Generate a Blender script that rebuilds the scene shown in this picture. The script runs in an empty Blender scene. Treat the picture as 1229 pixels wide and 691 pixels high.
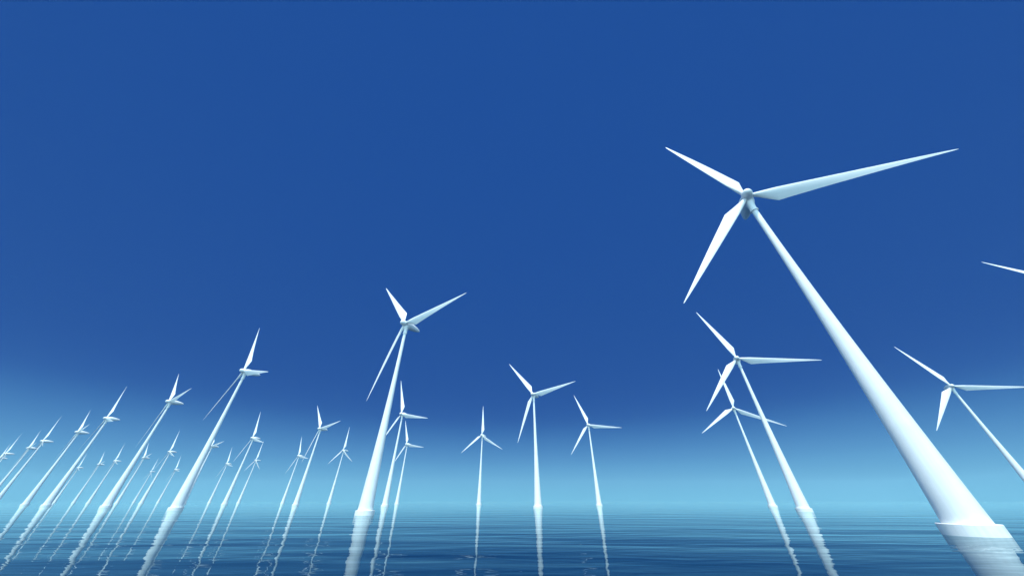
# Offshore wind farm: rows of white turbines standing in a calm blue sea, seen with a very wide lens.
import bpy, bmesh, math
from mathutils import Vector

R = math.radians
scene = bpy.context.scene
COL = scene.collection

# ------------------------------------------------------------------ site data (metres, degrees)
CAM_H = 4.44                 # eye height above the water
HUB_H = 80.0                 # rotor axis above the water
ROTOR_R = 39.95              # blade tip radius
ROTOR_Y = 1.43               # rotor plane ahead of the tower axis
YAW = 210.16                 # heading the rotors look towards (clockwise from +Y)
EXPOSURE = 0.15
FILL_GLOW = (7.6, 13.6, 15.5)        # added cyan fill light, spread over the unseen sky behind the camera
SUN_AZ, SUN_EL = 196.0, 66.0

# position of each tower and turn of its rotor, with the words that single it out
FARM = [
    (72.0, 60.6, 18.7, "largest, nearest white wind turbine, its wide round tower foot standing in the water at right"),
    (146.8, 188.7, 17.2, "white turbine next left of the nearest one, long level blade pointing at the big tower"),
    (221.8, 317.6, 0.1, "smaller turbine close behind another left of the big tower, blade tip crossing that neighbour's tower"),
    (279.4, 117.0, 37.8, "white turbine mostly beyond the right edge, only one blade tip showing in the sky"),
    (355.2, 246.9, 20.4, "white turbine right of the big tower, its foot cut off by the right picture edge"),
    (93.4, 399.3, 20.2, "lone small turbine right of the middle one, one blade lying level to the right"),
    (18.8, 269.6, 37.1, "upright white turbine in the middle, taller than the lone ones on both its sides"),
    (-42.0, 471.3, 0.3, "small lone turbine left of the middle one, one blade pointing straight up"),
    (-55.2, 141.3, 38.5, "second largest turbine, wide tower left of the middle with two others tucked behind it"),
    (-116.8, 342.5, 17.9, "taller of the two turbines tucked behind the right side of the second largest tower"),
    (-171.6, 553.7, 19.7, "lower of the two turbines tucked behind the right side of the second largest tower"),
    (-309.1, 627.5, 0.5, "small turbine just left of the second largest tower, upright blade and two spread below"),
    (-245.9, 423.1, 37.8, "turbine between two smaller ones left of the second largest tower, blades raised in a V"),
    (-438.9, 710.2, 20.2, "small turbine tucked against the left of the mid sized one with V shaped blades"),
    (-381.4, 493.5, 17.2, "mid sized turbine right of the third largest tower, a smaller one close under its nacelle"),
    (-584.4, 793.2, 1.2, "small turbine right under the nacelle of a mid sized one, blades spread evenly"),
    (-710.8, 871.4, 19.3, "small turbine standing clear in the gap just right of the third largest tower"),
    (-509.2, 576.2, 36.9, "turbine hidden by the third largest tower, blade and nacelle tail showing on its right"),
    (-845.0, 943.0, 0.6, "distant turbine hidden by the third largest tower, blades peeping out on its left"),
    (-190.2, 211.9, 19.1, "third largest turbine, tower leaning left of centre, level blade lying over its nacelle tail"),
    (-318.6, 293.1, 39.2, "tall leaning turbine next left of the third largest, two blades raised in a narrow V"),
    (-644.6, 645.7, 15.3, "tallest of the small turbines standing between the two tall leaning towers left of centre"),
    (-794.5, 746.7, 39.3, "small turbine half behind the tall tower with the narrow V of blades"),
    (-991.9, 1039.7, 20.5, "tiny distant turbine standing nearest to the left side of the third largest tower"),
    (-1143.9, 1121.8, 3.4, "faintest, farthest tiny turbine, one short blade hanging straight down from its hub"),
    (-453.5, 363.0, 19.7, "tall leaning turbine second left of the third largest, blade in line with its tower"),
    (-921.3, 807.6, 17.8, "right one of a small distant pair between two tall leaning towers at left"),
    (-1051.1, 890.0, 38.2, "left one of a small distant pair between two tall leaning towers at left"),
    (-1215.0, 985.0, 18.0, "tiny turbine touching the right side of a leaning tower, only nacelle and blade stub clear"),
    (-584.4, 446.8, 38.6, "leaning turbine at left with two raised blades, its foot near the left picture edge"),
    (-725.4, 521.0, 15.4, "rightmost of the far left leaning turbines whose feet are out of the picture"),
    (-847.6, 597.7, 38.7, "far left turbine with foot out of the picture, second from the right of those"),
    (-992.4, 674.1, 18.1, "turbine at the left edge with whole nacelle showing, its tower leaving the picture"),
    (-1112.0, 752.0, 38.5, "leftmost turbine, only a blade and its nacelle tail inside the left picture edge"),
]

# ------------------------------------------------------------------ materials
def new_mat(name):
    m = bpy.data.materials.new(name); m.use_nodes = True
    nt = m.node_tree; nt.nodes.clear()
    return m, nt, nt.nodes, nt.links

def paint(name, base, rough, streak, dirt):
    """gloss white marine paint with faint vertical rain streaks and grime"""
    m, nt, N, L = new_mat(name)
    out = N.new('ShaderNodeOutputMaterial'); b = N.new('ShaderNodeBsdfPrincipled')
    tc = N.new('ShaderNodeTexCoord')
    mp = N.new('ShaderNodeMapping'); mp.inputs['Scale'].default_value = (1.6, 1.6, 0.05)
    n1 = N.new('ShaderNodeTexNoise'); n1.inputs['Scale'].default_value = 1.5; n1.inputs['Detail'].default_value = 6
    n2 = N.new('ShaderNodeTexNoise'); n2.inputs['Scale'].default_value = 0.35; n2.inputs['Detail'].default_value = 5
    L.new(tc.outputs['Object'], mp.inputs['Vector']); L.new(mp.outputs['Vector'], n1.inputs['Vector'])
    L.new(tc.outputs['Object'], n2.inputs['Vector'])
    mul = N.new('ShaderNodeMath'); mul.operation = 'MULTIPLY'
    L.new(n1.outputs['Fac'], mul.inputs[0]); L.new(n2.outputs['Fac'], mul.inputs[1])
    rp = N.new('ShaderNodeValToRGB')
    rp.color_ramp.elements[0].position = 0.18; rp.color_ramp.elements[0].color = (*dirt, 1)
    rp.color_ramp.elements[1].position = 0.18 + streak; rp.color_ramp.elements[1].color = (*base, 1)
    L.new(mul.outputs[0], rp.inputs['Fac']); L.new(rp.outputs['Color'], b.inputs['Base Color'])
    rr = N.new('ShaderNodeMapRange'); rr.inputs['To Min'].default_value = rough - .08; rr.inputs['To Max'].default_value = rough + .1
    L.new(n2.outputs['Fac'], rr.inputs['Value']); L.new(rr.outputs['Result'], b.inputs['Roughness'])
    L.new(b.outputs['BSDF'], out.inputs['Surface'])
    return m

WHITE = paint('tower_paint', (.84, .85, .85), .42, .14, (.79, .81, .81))
GEL = paint('blade_gelcoat', (.84, .85, .85), .36, .10, (.80, .82, .82))
FOUND = paint('foundation_paint', (.84, .845, .84), .5, .16, (.76, .78, .77))

def water_mat():
    """deep blue body under a mirror surface whose strength follows the Fresnel curve"""
    m, nt, N, L = new_mat('sea_water')
    out = N.new('ShaderNodeOutputMaterial')
    body = N.new('ShaderNodeBsdfDiffuse'); body.inputs['Color'].default_value = (.0005, .020, .060, 1)
    gl = N.new('ShaderNodeBsdfGlossy'); gl.inputs['Roughness'].default_value = .012; gl.inputs['Color'].default_value = (.84, .97, 1, 1)
    fr = N.new('ShaderNodeFresnel'); fr.inputs['IOR'].default_value = 1.33
    pw = N.new('ShaderNodeMath'); pw.operation = 'POWER'; pw.inputs[1].default_value = FRES
    L.new(fr.outputs[0], pw.inputs[0])
    mix = N.new('ShaderNodeMixShader'); L.new(pw.outputs[0], mix.inputs['Fac'])
    L.new(body.outputs[0], mix.inputs[1]); L.new(gl.outputs[0], mix.inputs[2])
    tc = N.new('ShaderNodeTexCoord')
    pm = N.new('ShaderNodeMapping'); pm.inputs['Scale'].default_value = (1 / 90, 1 / 45, 1); L.new(tc.outputs['Object'], pm.inputs['Vector'])
    pn = N.new('ShaderNodeTexNoise'); pn.inputs['Scale'].default_value = 1; pn.inputs['Detail'].default_value = 3
    L.new(pm.outputs['Vector'], pn.inputs['Vector'])
    gust = N.new('ShaderNodeMapRange'); gust.inputs['From Min'].default_value = .35; gust.inputs['From Max'].default_value = .65
    gust.inputs['To Min'].default_value = .45; gust.inputs['To Max'].default_value = 1.35; L.new(pn.outputs['Fac'], gust.inputs['Value'])
    total = None
    # (crest length, wave length, detail, height in m, turn)
    for (cx, cy, det, amp, rot) in WAVES:
        mp = N.new('ShaderNodeMapping'); mp.vector_type = 'POINT'
        r2 = N.new('ShaderNodeVectorRotate'); r2.rotation_type = 'Z_AXIS'; r2.inputs['Angle'].default_value = R(rot)
        mp.inputs['Scale'].default_value = (1 / cx, 1 / cy, 1)
        n = N.new('ShaderNodeTexNoise'); n.noise_dimensions = '2D'
        n.inputs['Scale'].default_value = 1; n.inputs['Detail'].default_value = det; n.inputs['Roughness'].default_value = .42
        n.inputs['Distortion'].default_value = .25
        L.new(tc.outputs['Object'], r2.inputs['Vector']); L.new(r2.outputs['Vector'], mp.inputs['Vector'])
        L.new(mp.outputs['Vector'], n.inputs['Vector'])
        k = N.new('ShaderNodeMath'); k.operation = 'MULTIPLY'; k.inputs[1].default_value = amp
        L.new(n.outputs['Fac'], k.inputs[0])
        if cy < 5:                       # the small ripples come and go in wind patches
            k2 = N.new('ShaderNodeMath'); k2.operation = 'MULTIPLY'
            L.new(k.outputs[0], k2.inputs[0]); L.new(gust.outputs['Result'], k2.inputs[1]); k = k2
        if total is None: total = k
        else:
            s = N.new('ShaderNodeMath'); s.operation = 'ADD'
            L.new(total.outputs[0], s.inputs[0]); L.new(k.outputs[0], s.inputs[1]); total = s
    bp = N.new('ShaderNodeBump'); bp.inputs['Strength'].default_value = 1; bp.inputs['Distance'].default_value = 1
    L.new(total.outputs[0], bp.inputs['Height']); L.new(bp.outputs['Normal'], gl.inputs['Normal']); L.new(bp.outputs['Normal'], fr.inputs['Normal'])
    # fine ruffles and spray catch the sun when looked at along the surface
    sh = N.new('ShaderNodeBsdfSheen'); sh.inputs['Color'].default_value = (.56, .53, .38, 1); sh.inputs['Roughness'].default_value = .05
    ad = N.new('ShaderNodeAddShader'); L.new(mix.outputs[0], ad.inputs[0]); L.new(sh.outputs[0], ad.inputs[1])
    L.new(ad.outputs[0], out.inputs['Surface'])
    return m

FRES = 1.8
WAVES = [(38., 10., 1.0, .20, 3), (11., 3.2, 1.5, .060, -5), (3.4, 1.0, 1.0, .013, 6)]
WATER = water_mat()

# ------------------------------------------------------------------ mesh helpers
def link(name, bm, mat, parent=None, smooth=True, sharp=35):
    bmesh.ops.recalc_face_normals(bm, faces=bm.faces)
    me = bpy.data.meshes.new(name); bm.to_mesh(me); bm.free()
    if smooth:
        for p in me.polygons: p.use_smooth = True
        me.set_sharp_from_angle(angle=R(sharp))
    me.materials.append(mat)
    o = bpy.data.objects.new(name, me); COL.objects.link(o)
    if parent: o.parent = parent
    return o

def lathe(profile, seg=64, axis='Z', squash=None):
    """profile: (radius, position along the axis); ends are capped"""
    bm = bmesh.new(); rings = []
    for r, t in profile:
        ring = []
        for i in range(seg):
            an = 2 * math.pi * i / seg
            c, s = r * math.cos(an), r * math.sin(an)
            if squash: c, s = squash(c, s, t)
            ring.append(bm.verts.new((c, s, t) if axis == 'Z' else (c, t, s)))
        rings.append(ring)
    for a, b in zip(rings, rings[1:]):
        for i in range(seg):
            bm.faces.new((a[i], a[(i + 1) % seg], b[(i + 1) % seg], b[i]))
    bm.faces.new(rings[0]); bm.faces.new(list(reversed(rings[-1])))
    return bm

def blade_mesh():
    """one blade along +Z: round root, broad shoulder with a crisp corner, long straight taper, twist"""
    st = [  # z, leading x, trailing x, thickness ratio, roundness, twist
        (0.6, .55, -.55, 1.0, 1.0, 30), (1.35, .55, -.55, 1.0, 1.0, 30),
        (1.9, .58, -.72, .80, .8, 29), (3.0, .66, -1.30, .48, .45, 28.5), (5.0, .76, -2.40, .30, .12, 27.5),
        (6.9, .82, -3.34, .235, .0, 26.4), (7.0, .83, -3.38, .23, .0, 26.3), (7.15, .82, -3.36, .225, .0, 26.2), (10., .78, -3.0, .21, 0, 24),
        (15., .69, -2.48, .19, 0, 20), (20., .60, -2.0, .17, 0, 16.5), (26., .48, -1.42, .16, 0, 13),
        (32., .36, -.84, .15, 0, 10), (37., .22, -.38, .14, 0, 8), (39.3, .12, -.17, .14, 0, 7.5), (ROTOR_R, .03, -.05, .2, 0, 7)]
    n = 18
    bm = bmesh.new(); rings = []
    for z, le, te, th, rnd, tw in st:
        chord = le - te; ring = []
        c, s = math.cos(R(tw * .8)), math.sin(R(tw * .8))
        for i in range(2 * n):
            u = 2 * math.pi * i / (2 * n)
            q = .5 * (1 + math.cos(u))          # 1 at the leading edge, 0 at the trailing edge
            xe = te + chord * q
            d = 1 - q
            foil = 5 * th * (.2969 * math.sqrt(max(d, 0)) - .126 * d - .3516 * d * d + .2843 * d ** 3 - .1015 * d ** 4)
            foil = max(foil, .006) * chord * (1 if math.sin(u) >= 0 else -.75)
            if abs(math.sin(u)) < 1e-6: foil = 0
            circ = .5 * chord * math.sin(u)
            y = -(rnd * circ + (1 - rnd) * foil)  # fuller side away from the wind
            ring.append(bm.verts.new((xe * c - y * s, xe * s + y * c, z)))
        rings.append(ring)
    for a, b in zip(rings, rings[1:]):
        for i in range(2 * n):
            bm.faces.new((a[i], a[(i + 1) % (2 * n)], b[(i + 1) % (2 * n)], b[i]))
    bm.faces.new(rings[0]); bm.faces.new(list(reversed(rings[-1])))
    return bm

# ------------------------------------------------------------------ one turbine with its parts
def make_turbine():
    t = bpy.data.objects.new('wind_turbine', None); COL.objects.link(t)
    t.empty_display_size = 3
    link('foundation', lathe([(3.44, -4), (3.44, 1.42), (3.38, 1.48), (2.0, 1.48)], 96), FOUND, t)
    prof = [(2.72, 1.483)]
    for i in range(1, 25):
        f = i / 24; z = 1.645 + (74.6 - 1.645) * f
        prof.append((.74 + (2.70 - .74) * (1 - f) ** 1.78, z))
    link('tower', lathe(prof, 72), WHITE, t)
    link('yaw_collar', lathe([(.7, 74.605), (.98, 74.61), (1.04, 74.68), (1.04, 75.15), (.90, 75.2), (.90, 76.2), (1.02, 77.2), (1.28, 78.2), (1.40, 79.0)], 64), WHITE, t)
    # nacelle: a long drop, rounded in front and drawn out to a blunt point behind
    body = [(.9, .66), (1.42, .64), (1.50, .60)]
    for i in range(1, 30):
        f = i / 29; y = .6 - 9.9 * f
        r = 1.50 + .48 * math.sin(min(f / .22, 1) * math.pi / 2)
        if f > .22:
            g = (f - .22) / .78
            r = 1.98 * math.sqrt(max(1 - g ** 1.85, 0)) * (1 - .28 * g)
        body.append((max(r, .05), y))
    nac = link('nacelle', lathe(body, 56, 'Y', lambda c, s, y: (c, s * (1.0 if s > 0 else 1.08))), WHITE, t)
    nac.location = (0, 0, HUB_H)
    # rotor: hub with spinner, the three blades turn with it
    hub = [(.7, -.70), (1.36, -.70), (1.42, -.64), (1.45, -.1), (1.43, .45)]
    for i in range(1, 15):
        a = i / 14 * math.pi / 2
        hub.append((max(1.43 * math.cos(a) ** .85, .02), .45 + 2.25 * math.sin(a)))
    hb = link('rotor_hub', lathe(hub, 56, 'Y'), WHITE, t)
    hb.location = (0, ROTOR_Y, HUB_H)
    b0 = link('blade', blade_mesh(), GEL, hb, sharp=28)
    for k in (1, 2):
        b = b0.copy(); COL.objects.link(b); b.parent = hb
        b.rotation_euler = (0, R(-120 * k), 0)
    return t

def children(o): return [c for c in COL.objects if c.parent == o]

def copy_tree(o, parent=None):
    c = o.copy(); COL.objects.link(c)
    if parent: c.parent = parent
    for ch in children(o): copy_tree(ch, c)
    return c

proto = make_turbine()
for i, (x, y, th, label) in enumerate(FARM):
    t = proto if i == 0 else copy_tree(proto)
    t.location = (x, y, 0); t.rotation_euler = (0, 0, R(-YAW))
    t['label'] = label; t['category'] = 'wind turbine'; t['group'] = 'wind turbines standing in rows in the sea'
    for ch in children(t):
        if ch.name.startswith('rotor_hub'): ch.rotation_euler = (0, R(th), 0)

# ------------------------------------------------------------------ the sea
SEA_R = 2600
bm = bmesh.new()
rings = []
for rad in (2, 8, 20, 45, 90, 180, 360, 720, 1400, SEA_R):
    rings.append([bm.verts.new((rad * math.cos(2 * math.pi * i / 128), rad * math.sin(2 * math.pi * i / 128), 0)) for i in range(128)])
for a, b in zip(rings, rings[1:]):
    for i in range(128): bm.faces.new((a[i], a[(i + 1) % 128], b[(i + 1) % 128], b[i]))
bm.faces.new(rings[0])
sea = link('sea', bm, WATER)
if sea.data.polygons[0].normal.z < 0: sea.data.flip_normals()   # the surface faces up; sea['kind'] = 'structure'

# ------------------------------------------------------------------ haze over the water
HAZE = 0.00012
if HAZE > 0:
    bm = bmesh.new()
    bmesh.ops.create_cube(bm, size=1)
    for v in bm.verts:
        v.co.x *= 5400; v.co.y *= 5400; v.co.z = -5.0 if v.co.z < 0 else 124.0
    m, nt, N, L = new_mat('haze_air')
    out = N.new('ShaderNodeOutputMaterial'); pv = N.new('ShaderNodeVolumePrincipled')
    pv.inputs['Color'].default_value = (.52, .86, 1.0, 1); pv.inputs['Density'].default_value = HAZE
    pv.inputs['Anisotropy'].default_value = 0.0
    L.new(pv.outputs['Volume'], out.inputs['Volume'])
    hz = link('haze', bm, m, smooth=False); hz['kind'] = 'stuff'

# ------------------------------------------------------------------ light: sky and sun
def srgb(*c): return tuple((x / 255 / 12.92 if x <= 10 else ((x / 255 + .055) / 1.055) ** 2.4) for x in c)
sun_dir = Vector((math.sin(R(SUN_AZ)) * math.cos(R(SUN_EL)), math.cos(R(SUN_AZ)) * math.cos(R(SUN_EL)), math.sin(R(SUN_EL))))
W = bpy.data.worlds.new('World'); scene.world = W; W.use_nodes = True
nt = W.node_tree; N, L = nt.nodes, nt.links; N.clear()
out = N.new('ShaderNodeOutputWorld'); bg = N.new('ShaderNodeBackground'); bg.inputs['Strength'].default_value = 0.10
sky = N.new('ShaderNodeTexSky'); sky.sky_type = 'NISHITA'; sky.sun_disc = False
sky.sun_elevation = R(SUN_EL); sky.sun_rotation = R(SUN_AZ)
sky.air_density = 1.0; sky.dust_density = 0.6; sky.ozone_density = 3.0
tc = N.new('ShaderNodeTexCoord'); sx = N.new('ShaderNodeSeparateXYZ'); L.new(tc.outputs['Generated'], sx.inputs[0])
asn = N.new('ShaderNodeMath'); asn.operation = 'ARCSINE'; L.new(sx.outputs['Z'], asn.inputs[0])
mr = N.new('ShaderNodeMapRange'); mr.inputs['From Min'].default_value = 0; mr.inputs['From Max'].default_value = R(30)
xx = N.new('ShaderNodeMath'); xx.operation = 'MULTIPLY'; L.new(sx.outputs['X'], xx.inputs[0]); L.new(sx.outputs['X'], xx.inputs[1])
sid = N.new('ShaderNodeMath'); sid.operation = 'MULTIPLY_ADD'; sid.inputs[1].default_value = .0; sid.inputs[2].default_value = 1.0
L.new(xx.outputs[0], sid.inputs[0])          # the pale haze stands highest due north and sinks to east and west
ele = N.new('ShaderNodeMath'); ele.operation = 'MULTIPLY'; L.new(asn.outputs[0], ele.inputs[0]); L.new(sid.outputs[0], ele.inputs[1])
L.new(ele.outputs[0], mr.inputs['Value'])
rp = N.new('ShaderNodeValToRGB'); cr = rp.color_ramp; cr.interpolation = 'B_SPLINE'
SKY = [(0, (108, 189, 224)), (2.2, (98, 172, 215)), (5.1, (77, 141, 198)), (8.6, (49, 107, 175)), (11.5, (29, 81, 159)), (16, (26, 76, 154)), (26, (27, 76, 153))]
while len(cr.elements) < len(SKY): cr.elements.new(.5)
for e, (d, c) in zip(cr.elements, SKY):
    e.position = d / 30; e.color = (*srgb(*c), 1)
L.new(mr.outputs['Result'], rp.inputs['Fac'])
# clear polar-blue sky in front; physical sky plus added fill glow behind the camera
sc10 = N.new('ShaderNodeVectorMath'); sc10.operation = 'SCALE'; sc10.inputs['Scale'].default_value = 10.0 / 2 ** EXPOSURE
L.new(rp.outputs['Color'], sc10.inputs[0])
dt = N.new('ShaderNodeVectorMath'); dt.operation = 'DOT_PRODUCT'
dt.inputs[1].default_value = (0, -1, 0)
L.new(tc.outputs['Generated'], dt.inputs[0])
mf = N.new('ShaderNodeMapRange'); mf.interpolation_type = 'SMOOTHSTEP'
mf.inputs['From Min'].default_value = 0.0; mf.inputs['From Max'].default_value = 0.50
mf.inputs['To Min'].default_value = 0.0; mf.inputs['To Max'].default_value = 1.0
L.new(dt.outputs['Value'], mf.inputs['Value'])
add = N.new('ShaderNodeVectorMath'); add.operation = 'ADD'; add.inputs[1].default_value = FILL_GLOW
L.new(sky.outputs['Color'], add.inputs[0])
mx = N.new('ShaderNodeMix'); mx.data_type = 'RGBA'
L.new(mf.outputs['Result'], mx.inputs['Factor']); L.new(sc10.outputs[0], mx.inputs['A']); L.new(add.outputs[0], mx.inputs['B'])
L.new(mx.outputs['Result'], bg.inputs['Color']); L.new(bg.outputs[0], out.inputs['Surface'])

sl = bpy.data.lights.new('sun', 'SUN'); sl.energy = 3.7; sl.angle = R(0.5); sl.color = (1.0, .95, .89)
so = bpy.data.objects.new('sun', sl); COL.objects.link(so)
so.rotation_euler = sun_dir.to_track_quat('Z', 'Y').to_euler(); so.location = (0, -40, 150)

# ------------------------------------------------------------------ camera
cd = bpy.data.cameras.new('camera'); cam = bpy.data.objects.new('camera', cd); COL.objects.link(cam)
cam.location = (0, 0, CAM_H); cam.rotation_euler = (R(90 + 35.02), 0, 0)
cd.sensor_fit = 'HORIZONTAL'; cd.sensor_width = 36; cd.lens = 36 * 363.8 / 1229
cd.clip_start = .1; cd.clip_end = 20000
scene.camera = cam

vs = scene.view_settings
vs.view_transform = 'Standard'; vs.look = 'None'; vs.exposure = EXPOSURE; vs.gamma = 1; vs.use_curve_mapping = False
scene.render.engine = 'CYCLES'
scene.cycles.use_denoising = True
scene.cycles.max_bounces = 8
scene.cycles.volume_bounces = 0
